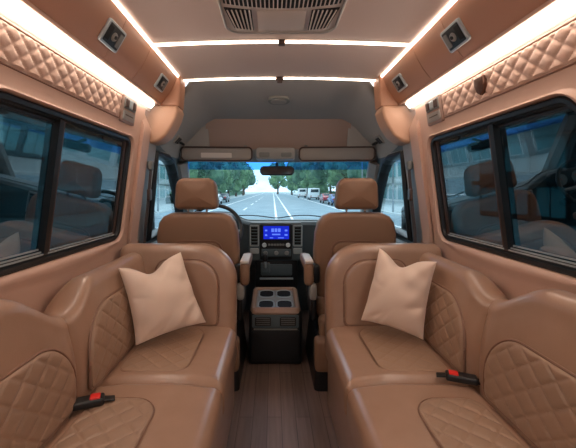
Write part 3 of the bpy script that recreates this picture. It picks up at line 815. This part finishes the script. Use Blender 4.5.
# ------------------------------------------------------------------ sofas
SZ = .45
def xf(z): return .725 + .05 * (z - .45) / .4
def sm(u): u = max(0, min(1, u)); return u * u * (3 - 2 * u)
DIP = {-1: (1.25, .755), 1: (1.345, .782)}
SIDE = 1
def ztop(y):
    dy, dz = DIP[SIDE]
    if y >= dy: z = dz + (.855 - dz) * sm((y - dy) / .17)
    elif y >= .30: z = dz + (.90 - dz) * sm((dy - y) / .30) * sm((y - .27) / .26 + .05)
    else: z = dz + (.90 - dz) * sm((.30 - y) / .26)
    return z
def sofa(s):
    global SIDE
    SIDE = s; DY = DIP[s][0]
    sd = sname(s)
    t = thing('sofa', (s * .58, .85, 0), 'tan leather bench sofa with quilted insets along the %s wall' % sd, 'sofa')
    # base
    bm = new()
    o = outline_rr(.262, .905, -.35, 2.055, (.03, .03, .03, .10))
    prism(bm, o, lambda a, b, d: (s * a, b, d), .0, .34, .012, r0=.004); obj('base', bm, LEATHER, t)
    # seat cushions
    for y0, y1, rr in ((-.35, .40, .05), (.403, 1.368, .05), (1.372, 1.96, .06)):
        bm = new(); o = outline_rr(.238, .745, y0, y1, (.03, .03, .03, .03 if rr < .06 else .07))
        prism(bm, o, lambda a, b, d: (s * a, b, d - .012 * sm((.32 - a) / .1) + .010 * sm((a - .30) / .1) - .012 * sm((a - .60) / .15)), .30, SZ, .046, 7, r0=.03); cu = obj('seat_cushion', bm, LEATHER, t)
        # inset
        oi = outline_rr(.44, .685, y0 + .06, y1 - .12, (.05, .05, .05, .10)) if rr < .06 else outline_rr(.40, .69, y0 + .06, y1 - .06, (.06, .06, .06, .12))
        bm = new(); panel(bm, oi, lambda a, b, h: (s * a, b, SZ + .0095 - .012 * sm((a - .60) / .15) + h), (.006 if rr < .06 else .003), .085, (.004 if rr < .06 else .0018), 40, .09); obj('quilted_inset', bm, QUILT, cu)
        bm = new(); tube(bm, [(s * a, b, SZ + .0085 - .012 * sm((a - .60) / .15)) for a, b in inset(oi, -.001)], (.0022 if rr < .06 else .0012), 6, close=True); obj('seam', bm, PIPING, cu)
    # backrest
    bm = new(); P = []
    for y in np.linspace(-.35, 2.03, 200):
        zt = ztop(y); row = [(s * .905, y, .38), (s * .70, y, .38)]
        # groove at the dips
        g = .014 * math.exp(-((y - DY) / .012) ** 2) + .018 * math.exp(-((y - .30) / .012) ** 2)
        edge = min(abs(y - DY), abs(y - .30)); g += .02 * math.exp(-(edge / .05) ** 2)
        r = .055
        def X(z): return xf(z) - .022 * sin(pi * min(1, max(0, (z - .42) / (zt - .42)))) + g
        for z in np.linspace(.42, zt - r, 16): row.append((s * X(z), y, z))
        for k in range(1, 9):
            a = .5 * pi * k / 8; row.append((s * (X(zt - r) + r * (1 - cos(a))), y, zt - r + r * sin(a)))
        x0 = X(zt - r) + r
        for k in range(1, 9):
            u = k / 8; row.append((s * (x0 + (.905 - x0) * u), y, zt - (.045 + .3 * max(0, zt - .80)) * u * u - .012 * sin(pi * u) * 0))
        P.append(row)
    loft(bm, P); bk = obj('backrest', bm, LEATHER, t)
    # quilted back insets
    def S(a, b, h):
        return (s * (xf(b) - .022 * sin(pi * min(1, max(0, (b - .42) / (ztop(a) - .42)))) - h - .001), a, b)
    for y0, y1, zt, rl, rr in ((.36, (1.19 if s < 0 else 1.26), .715, .20, .17), ((1.29 if s < 0 else 1.40), 1.90, .745, .19, .10), (-.35, .24, .715, .1, .17)):
        o = outline_rr(y0, y1, .462, zt, (.02, .02, rr, rl), 14)
        bm = new(); panel(bm, o, S, .009, .080, .0045, 40, .07, ca=.8); obj('quilted_inset', bm, QUILT, bk)
        bm = new(); tube(bm, [S(a, b, -.001) for a, b in inset(o, -.003)], .0045, 6, close=True); obj('seam', bm, PIPING, bk)
    # end backrest behind the front seat
    o = dense([tuple(p) for p in outline_rr(.250, .905, .34, .895, (.05, .03, .05, .21), 12)], .02)
    bm = new(); prism(bm, o, lambda a, b, d: (s * a, d + (b - .45) * .05, b), 2.035, 1.915, .045, 6); eb = obj('end_backrest', bm, LEATHER, t)
    oi = outline_rr(.345, .69, .455, .815, (.03, .03, .06, .13), 10)
    fe = lambda a, b, d: (s * a, 1.915 - d + (b - .45) * .05, b)
    bm = new(); panel(bm, oi, lambda a, b, h: fe(a, b, h - .001), .014, .1, 0, 16, .12, quilt=False); obj('end_inset', bm, LEATHER, eb)
    bm = new(); tube(bm, [fe(a, b, 0) for a, b in inset(oi, -.002)], .0045, 6, close=True); obj('seam', bm, PIPING, eb)
    return t
sofa(-1); sofa(1)

# seat belt buckles on the sofas
def buckle(s, yc, lab):
    t = thing('belt_buckle', (s * .66, yc, SZ), lab, 'buckle')
    M = Matrix.Translation((s * .675, yc, SZ + .024)) @ Matrix.Rotation((0 if s < 0 else pi) - s * R(22), 4, 'Z') @ Matrix.Scale(1.1, 4)
    bm = new(); prism(bm, outline_rr(-.055, .045, -.022, .022, .008), lambda a, b, d: (a, b, d), -.008, .014, .006); obj('body', place(bm, M), BLACK, t)
    bm = new(); prism(bm, outline_rr(.004, .034, -.016, .016, .005), lambda a, b, d: (a, b, d), .010, .018, .003); obj('release_button', place(bm, M), RED, t)
    bm = new(); prism(bm, outline_rr(.040, .075, -.014, .014, .004), lambda a, b, d: (a, b, d - .15 * (a - .04)), .0, .006, .002); obj('tongue', place(bm, M), BLACK, t)
    bm = new(); box(bm, (-.075, 0, .0), (.07, .036, .006), .002); obj('webbing', place(bm, M), BLACKR, t)
buckle(-1, 1.195, 'black belt buckle with red button on the left sofa seat')
buckle(1, 1.35, 'black belt buckle with red button on the right sofa seat')

# ------------------------------------------------------------------ throw pillows
def pillow(cor, lab, nrm, seed):
    """cor: bl, br, tr, tl in world coordinates"""
    bl, br, tr, tl = [Vector(c) for c in cor]; n = 36; F, B = [], []
    nrm = Vector(nrm).normalized()
    for i in range(n + 1):
        v = i / n * 2 - 1; rf, rb = [], []
        for j in range(n + 1):
            u = j / n * 2 - 1
            # concave edges
            k = .085
            uu = u * (1 - k * (1 - v * v)); vv = v * (1 - k * (1 - u * u))
            if v > 0: vv -= .30 * v ** 3 * math.exp(-((u + .12) / .42) ** 2)
            a, b = (uu + 1) / 2, (vv + 1) / 2
            p = (bl * (1 - a) + br * a) * (1 - b) + (tl * (1 - a) + tr * a) * b
            e = max(0, (1 - u * u) * (1 - v * v))
            th = .088 * e ** .46
            # creases radiating from corners and the chop dent
            w = .007 * sin(9 * (u - v) + seed) * e ** .3 * (1 - e) + .0035 * sin(14 * u * v + 5 * v + seed) * e ** .3
            for cu_, cv_, an in ((-.55, -.75, .5), (-.3, -.85, .9), (.85, -.2, .25), (-.9, .2, -.2)):
                du_, dv_ = u - cu_, v - cv_; al = du_ * cos(an) + dv_ * sin(an); ac = -du_ * sin(an) + dv_ * cos(an)
                w -= .008 * math.exp(-(ac / .05) ** 2 - (al / .35) ** 2) * min(1, e * 5)
            dent = .042 * math.exp(-((u + .12) / .20) ** 2) * max(0, v) ** 2 * (1 - v ** 8)
            rf.append(p + nrm * (th + w - dent)); rb.append(p - nrm * (th * .55 + w * .5))
        F.append(rf); B.append(rb)
    bm = new(); grid(bm, F); grid(bm, B, flip=True)
    bmesh.ops.remove_doubles(bm, verts=bm.verts, dist=.0008)
    o = obj('throw_pillow', bm, FABRIC); 
    m = o.modifiers.new('sub', 'SUBSURF'); m.levels = m.render_levels = 1
    return tag(o, lab, 'pillow')
CX = -.045
def at(px, py, Y): return (CX + (px - 273) * Y / 350, Y, 1.2 - (py - 190) * Y / 350)
pillow([at(135, 347, 1.62), at(207, 323, 1.80), at(181, 251, 1.86), at(117, 267, 1.60)], 'cream throw pillow on the left sofa', (.60, -.78, .12), .4)
pillow([at(360, 321, 1.82), at(424, 341, 1.66), at(438, 261, 1.64), at(379, 247, 1.87)], 'cream throw pillow on the right sofa', (-.60, -.78, .12), 2.1)
# ------------------------------------------------------------------ the street outside
GZ = -.75
def noisy(name, a, b, sc, rough=.8):
    m = mat(name, a, rough, var=0)
    nt = m.node_tree; n = nt.nodes.new('ShaderNodeTexNoise'); n.inputs['Scale'].default_value = sc; n.inputs['Detail'].default_value = 6
    tc = nt.nodes.new('ShaderNodeTexCoord'); cr = nt.nodes.new('ShaderNodeValToRGB')
    cr.color_ramp.elements[0].color = col(*a); cr.color_ramp.elements[1].color = col(*b)
    cr.color_ramp.elements[0].position = .35; cr.color_ramp.elements[1].position = .65
    nt.links.new(tc.outputs['Object'], n.inputs['Vector']); nt.links.new(n.outputs['Fac'], cr.inputs[0])
    nt.links.new(cr.outputs[0], nt.nodes['Principled BSDF'].inputs['Base Color']); return m
ASPH = noisy('asphalt', (112, 138, 150), (130, 154, 166), .6, .7)
PAVE = noisy('pavement', (150, 165, 168), (170, 184, 186), 1.5)
GRASS = noisy('verge', (88, 112, 78), (110, 132, 90), 2)
PAINT = mat('road_paint', (238, 242, 244), .7)
LEAF = noisy('leaf_green', (72, 112, 84), (118, 156, 112), 1.2)
LEAFD = noisy('leaf_dark', (52, 92, 76), (86, 126, 98), 1.2)
BARK = mat('bark', (86, 72, 62), .9)
STEEL = mat('lamp_steel', (120, 132, 138), .4, metal=.5)
bm = new(); box(bm, (0, 120, GZ - .1), (19, 400, .2)); struct('road', bm, ASPH, 'grey-blue city road running straight ahead', smooth=False)
for s in (-1, 1):
    bm = new(); box(bm, (s * 59.5, 120, GZ - .03), (100, 400, .3)); struct('pavement', bm, PAVE, 'pale pavement along the %s side of the road' % sname(s), smooth=False)
    bm = new(); box(bm, (s * 9.55, 120, GZ + .02), (.2, 400, .24)); struct('kerb', bm, mat('kerb_stone_' + sname(s), (185, 195, 196), .8), 'stone kerb on the %s' % sname(s), smooth=False)
for x, dash, lab in ((.18, False, 'solid white line near the middle of the road'), (1.25, False, 'solid white line right of the middle line'), (-5.9, False, 'white edge line on the left side of the road'), (6.6, False, 'white edge line on the right side of the road')):
    bm = new(); box(bm, (x, 115, GZ + .006), (.16, 210, .012)); struct('road_marking', bm, PAINT, lab, smooth=False)
for k in range(8):
    bm = new(); box(bm, (-2.9, 12 + k * 12, GZ + .006), (.15, 4.5, .012)); struct('road_marking', bm, PAINT, 'white lane dash on the left lanes', smooth=False)

def building(name, x0, x1, y0, y1, h, wallm, glassm, slabm, fl, bay, lab, side):
    """block with window bays on the street side and the near end"""
    t = thing(name, ((x0 + x1) / 2, (y0 + y1) / 2, GZ), lab, 'building')
    bm = new(); box(bm, ((x0 + x1) / 2, (y0 + y1) / 2, GZ + h / 2), (x1 - x0, y1 - y0, h)); obj('body', bm, wallm, t, smooth=False)
    xs_ = x0 if side > 0 else x1; out = -side
    nb = int((y1 - y0) / bay); nf = int(h / fl); cnt = 0
    for f_ in range(nf):
        z0 = GZ + f_ * fl
        bm = new(); box(bm, (xs_ + out * .25, (y0 + y1) / 2, z0 + fl - .15), (.5, y1 - y0 + .3, .3)); box(bm, ((x0 + x1) / 2, y0 - .2, z0 + fl - .15), (x1 - x0, .4, .3)); obj('floor_band', bm, slabm, t, smooth=False)
        for k in range(nb):
            if cnt >= 60: break
            cnt += 1
            yc = y0 + (k + .5) * (y1 - y0) / nb
            w_ = (y1 - y0) / nb * .74
            bm = new(); box(bm, (xs_ + out * .04, yc, z0 + fl * .50), (.12, w_ + .2, fl * .62 + .2)); fr = obj('window', bm, slabm, t, smooth=False)
            bm = new(); box(bm, (xs_ + out * .09, yc - w_ * .26, z0 + fl * .50), (.08, w_ * .46, fl * .62)); box(bm, (xs_ + out * .09, yc + w_ * .26, z0 + fl * .50), (.08, w_ * .46, fl * .62)); obj('pane', bm, glassm, fr, smooth=False)
    m_ = int((x1 - x0) / bay)
    for f_ in range(nf):
        for k in range(m_):
            if cnt >= 95: break
            cnt += 1
            xc = x0 + (k + .5) * (x1 - x0) / m_; w_ = (x1 - x0) / m_ * .7; z0 = GZ + f_ * fl
            bm = new(); box(bm, (xc, y0 - .04, z0 + fl * .5), (w_ + .2, .12, fl * .62 + .2)); fr = obj('window', bm, slabm, t, smooth=False)
            bm = new(); box(bm, (xc, y0 - .09, z0 + fl * .5), (w_, .08, fl * .62)); obj('pane', bm, glassm, fr, smooth=False)
    bm = new(); box(bm, ((x0 + x1) / 2, (y0 + y1) / 2, GZ + h + .3), (x1 - x0 + .5, y1 - y0 + .5, .6)); obj('roof_parapet', bm, slabm, t, smooth=False)
    return t
BG1 = mat('office_glass', (96, 150, 158), .12, spec=.8); BG2 = mat('shop_glass', (120, 170, 180), .12, spec=.8)
W1 = noisy('dark_cladding', (40, 46, 50), (54, 60, 64), .5); W2 = noisy('grey_render', (150, 166, 170), (172, 186, 190), .5)
W3 = noisy('pale_render', (190, 205, 210), (208, 220, 224), .5); SL = mat('slab_dark', (26, 31, 35), .6); SLL = mat('slab_light', (200, 214, 218), .6)
building('office_building', 15, 30, 9.5, 25.5, 10.4, W1, BG1, SL, 2.6, 2.6, 'dark glass-fronted office block beside the road, seen through the right sliding window', 1)
building('office_building', -32, -15, 9, 19, 9.6, W1, BG1, SL, 3.2, 2.5, 'dark office block seen through the rear half of the left sliding window', -1)
building('apartment_building', -30, -15, 23, 36, 4.4, W2, BG2, SLL, 2.2, 3.2, 'low grey block seen through the front half of the left sliding window', -1)
building('apartment_building', -34, -19, 44, 72, 13, W3, BG2, SLL, 3.25, 3.5, 'pale block far ahead on the left, seen through the driver door window', -1)
building('apartment_building', 18, 34, 43, 70, 13, W3, BG2, SLL, 3.25, 3.5, 'pale block far ahead on the right, seen through the passenger door window', 1)

def tree_mesh(seed, mL):
    rnd = random.Random(seed); bm = new(); blobs = []
    for k in range(11):
        a = rnd.uniform(0, 2 * pi); r_ = rnd.uniform(0, 1.7); z = rnd.uniform(1.6, 6.0); sz = rnd.uniform(1.1, 1.8) * (1 - abs(z - 3.8) / 7)
        blobs.append((r_ * cos(a), r_ * sin(a), z, sz))
    for bx_, by_, bz_, sz in blobs:
        t_ = bmesh.new(); bmesh.ops.create_icosphere(t_, subdivisions=2, radius=sz * .8)
        for v in t_.verts: v.co *= 1 + rnd.uniform(-.16, .16)
        bmesh.ops.translate(t_, vec=(bx_, by_, bz_), verts=t_.verts); merge(bm, t_)
        for q in range(90):
            d = Vector((rnd.gauss(0, 1), rnd.gauss(0, 1), rnd.gauss(0, 1))).normalized(); p = Vector((bx_, by_, bz_)) + d * sz * rnd.uniform(.7, 1.12)
            u = Vector((rnd.gauss(0, 1), rnd.gauss(0, 1), rnd.gauss(0, 1))).normalized(); w_ = u.cross(d).normalized(); l = rnd.uniform(.12, .26)
            vs = [bm.verts.new(p + u * l * a_ + w_ * l * .6 * b_) for a_, b_ in ((-1, 0), (0, -1), (1, 0), (0, 1))]
            bm.faces.new(vs)
    me = bpy.data.meshes.new('crown'); bm.to_mesh(me); bm.free(); me.materials.append(mL)
    tb = new(); tube(tb, [(0, 0, 0), (.05, 0, 1.2), (0, .05, 2.4), (.1, .1, 3.6), (0, 0, 4.8)], [.2, .15, .13, .09, .03], 8)
    for k in range(4):
        a = k * 1.7; tube(tb, [(0, .05, 2.3), (.7 * cos(a), .7 * sin(a), 3.1), (1.3 * cos(a), 1.3 * sin(a), 4.0)], [.07, .05, .02], 6)
    mt = bpy.data.meshes.new('trunk'); tb.to_mesh(mt); tb.free(); mt.materials.append(BARK)
    return me, mt
TM_ = [tree_mesh(1, LEAF), tree_mesh(2, LEAFD), tree_mesh(3, LEAF)]
spots = [(-11.6, 47, 1.2), (-11.2, 56, 1.3), (-11.6, 65, 1.4), (-11.3, 75, 1.5), (-11.0, 86, 1.6), (-10.6, 100, 1.7), (-10.0, 117, 1.8),
         (11.8, 45, 1.2), (11.6, 53, 1.3), (11.4, 61, 1.4), (11.4, 70, 1.5), (11.0, 80, 1.6), (10.6, 91, 1.65), (10.2, 104, 1.8), (9.0, 120, 1.9), (2.2, 165, 2.4), (-12, 145, 2.0), (7.5, 140, 2.1)]
for i, (x, y, sc) in enumerate(spots):
    me, mt = TM_[i % 3]
    r_ = thing('street_tree', (x, y, GZ), 'round leafy street tree on the %s pavement, number %s in its row going away' % ('left' if x < 0 else 'right', i), 'tree', 'street trees')
    side_ = 'left' if x < 0 else 'right'
    k_ = i if i < 7 else i - 7
    words = ['nearest the van', 'second from the van', 'third from the van', 'fourth from the van', 'fifth from the van', 'sixth from the van', 'seventh from the van', 'eighth from the van']
    r_['label'] = 'green street tree in the %s row, %s' % (side_, words[k_]) if i < 15 else ('bushy green tree closing the view at the far end of the road' if i == 15 else ('distant green tree beyond the end of the left row' if i == 16 else 'distant green tree beyond the end of the right row'))
    if i == 14: r_['label'] = 'green street tree in the right row, the last before the road ends'
    r_.scale = (sc, sc, sc); r_.rotation_euler.z = i * 1.3
    for nm, mm in (('crown', me), ('trunk', mt)):
        o_ = bpy.data.objects.new(nm, mm); C.objects.link(o_); o_.parent = r_

for s_ in (-1, 1):
    rnd = random.Random(5 + s_); bm = new(); P = []
    for k in range(150):
        y = 46 + k * .75; row = []
        for q in range(11):
            a = pi * q / 10; row.append((s_ * 13.6 + cos(a) * (.55 + rnd.uniform(-.12, .12)), y, GZ + .12 + sin(a) * (1.5 + rnd.uniform(-.25, .2))))
        P.append(row)
    grid(bm, P); tag(obj('hedge', bm, LEAFD, smooth=False), 'long clipped green hedge behind the %s row of trees' % sname(s_), 'hedge')
# vehicles
TYRE = mat('tyre', (22, 22, 24), .8); CG = mat('car_glass', (40, 56, 64), .1, spec=.8); RL = mat('tail_lamp', (170, 30, 30), .3)
def vehicle(kind, x, y, rgb, lab, rot=0):
    t = thing(kind, (x, y, GZ), lab, 'van' if 'van' in kind else 'car', 'parked and passing vehicles')
    if kind == 'car':
        prof = [(-2.1, .35), (2.1, .35), (2.15, .62), (2.05, .82), (1.2, .92), (.55, 1.38), (-1.0, 1.42), (-1.75, 1.0), (-2.12, .92)]
        gl = [(1.05, .94), (.50, 1.34), (-.95, 1.37), (-1.55, .98)]; W = 1.75
    else:
        prof = [(-2.5, .40), (2.5, .40), (2.52, .85), (2.35, 1.10), (1.75, 1.30), (1.25, 2.15), (1.0, 2.30), (-2.45, 2.32), (-2.52, 2.1)]
        gl = [(1.62, 1.32), (1.20, 2.0), (.45, 2.05), (.45, 1.32)]; W = 1.9
    pm = mat('paint_%d_%d' % (int(x * 10), int(y)), rgb, .25, coat=.6)
    bm = new(); prism(bm, dense(prof, .15), lambda a, b, d: (x + d, y + a, GZ + b), -W / 2, W / 2, .08, 3); obj('body', bm, pm, t)
    for s in (-1, 1):
        bm = new(); prism(bm, np.array(gl), lambda a, b, d: (x + d, y + a, GZ + b), s * (W / 2 - .02), s * (W / 2 + .012), 0); obj('side_window', bm, CG, t, smooth=False)
        for yw in ((-1.3, 1.35) if kind == 'car' else (-1.6, 1.6)):
            bm = new(); cyl(bm, (x + s * (W / 2 - .09), y + yw, GZ + .33), (1, 0, 0), .33, .22, 24); wl = obj('wheel', bm, TYRE, t)
            bm = new(); cyl(bm, (x + s * (W / 2 + .02), y + yw, GZ + .33), (1, 0, 0), .19, .02, 16); obj('hubcap', bm, SILVER, wl)
        bm = new(); box(bm, (x + s * (W / 2 - .22), y - (2.1 if kind == 'car' else 2.5), GZ + .78), (.3, .08, .16), .02); obj('tail_lamp', bm, RL, t)
    yb = -1.42 if kind == 'car' else -2.49
    bm = new()
    if kind == 'car': box(bm, (x, y - 1.40, GZ + 1.21), (W - .3, .03, .50), .01, rot=(R(-60) + R(14), 'X'))
    else: box(bm, (x, y - 2.50, GZ + 1.80), (W - .4, .04, .6), .01)
    obj('rear_window', bm, CG, t)
    bm = new(); box(bm, (x, y - (2.13 if kind == 'car' else 2.53), GZ + .48), (W - .1, .12, .18), .03); obj('bumper', bm, BLACK, t)
vehicle('van', 7.2, 88, (240, 244, 246), 'white delivery van farthest ahead at the right kerb')
vehicle('van', 8.0, 70, (236, 242, 246), 'white van parked at the right kerb just beyond the dark red car')
vehicle('car', 8.0, 52, (170, 50, 66), 'dark red car at the right kerb between the blue car and the white van')
vehicle('car', 8.1, 45, (64, 100, 160), 'blue car parked at the right kerb, nearest on that side')
vehicle('car', -8.1, 48, (225, 232, 236), 'white car parked at the left kerb ahead')
vehicle('car', -8.1, 56, (60, 70, 80), 'dark car parked at the left kerb behind the white one')
vehicle('car', -8.1, 36, (200, 210, 216), 'silver car parked at the left kerb, nearest on that side')
# street lamps
for i, (x, y) in enumerate(((-9.9, 30), (-9.9, 41), (9.9, 29), (9.9, 39))):
    t = thing('street_lamp', (x, y, GZ), 'tall grey street lamp on the %s pavement, the %s of its side' % ('left' if x < 0 else 'right', ('nearer', 'farther')[i % 2]), 'street lamp')
    s = -1 if x < 0 else 1
    bm = new(); tube(bm, [(x, y, GZ), (x, y, GZ + 4), (x, y, GZ + 7.6), (x - s * .4, y, GZ + 8), (x - s * 1.6, y, GZ + 8.1)], [.09, .07, .05, .045, .04], 8); obj('pole', bm, STEEL, t)
    bm = new(); box(bm, (x - s * 1.9, y, GZ + 8.1), (.7, .25, .1), .04); obj('lamp_head', bm, STEEL, t)
# ------------------------------------------------------------------ camera, world, view
cam = bpy.data.cameras.new('camera'); co = bpy.data.objects.new('camera', cam); C.objects.link(co)
co.location = (CX, 0, 1.2); co.rotation_euler = (pi / 2, 0, 0)
cam.sensor_fit = 'HORIZONTAL'; cam.sensor_width = 36; cam.lens = 36 * 350 / 576
cam.shift_x = (288 - 273) / 576; cam.shift_y = -(224 - 190) / 576
cam.clip_start = .02; cam.clip_end = 2000
SC.camera = co
w = bpy.data.worlds.new('overcast'); SC.world = w; w.use_nodes = True
nt = w.node_tree; bg = nt.nodes['Background']
tc = nt.nodes.new('ShaderNodeTexCoord'); n = nt.nodes.new('ShaderNodeTexNoise'); n.inputs['Scale'].default_value = 2.2; n.inputs['Detail'].default_value = 5
mp = nt.nodes.new('ShaderNodeMapping'); mp.inputs['Scale'].default_value = (1, 1, 3)
cr = nt.nodes.new('ShaderNodeValToRGB'); cr.color_ramp.elements[0].position = .40; cr.color_ramp.elements[1].position = .56
cr.color_ramp.elements[0].color = (.42, .70, .95, 1); cr.color_ramp.elements[1].color = (.95, .98, 1, 1)
nt.links.new(tc.outputs['Generated'], mp.inputs[0]); nt.links.new(mp.outputs[0], n.inputs['Vector']); nt.links.new(n.outputs['Fac'], cr.inputs[0]); nt.links.new(cr.outputs[0], bg.inputs['Color'])
bg.inputs['Strength'].default_value = 1.7
SC.view_settings.view_transform = 'Standard'; SC.view_settings.look = 'None'
SC.view_settings.exposure = .52; SC.view_settings.gamma = 1
SC.view_settings.use_curve_mapping = False
SC.cycles.use_denoising = True
SC.cycles.max_bounces = 10; SC.cycles.transparent_max_bounces = 16
SC.cycles.sample_clamp_indirect = 8
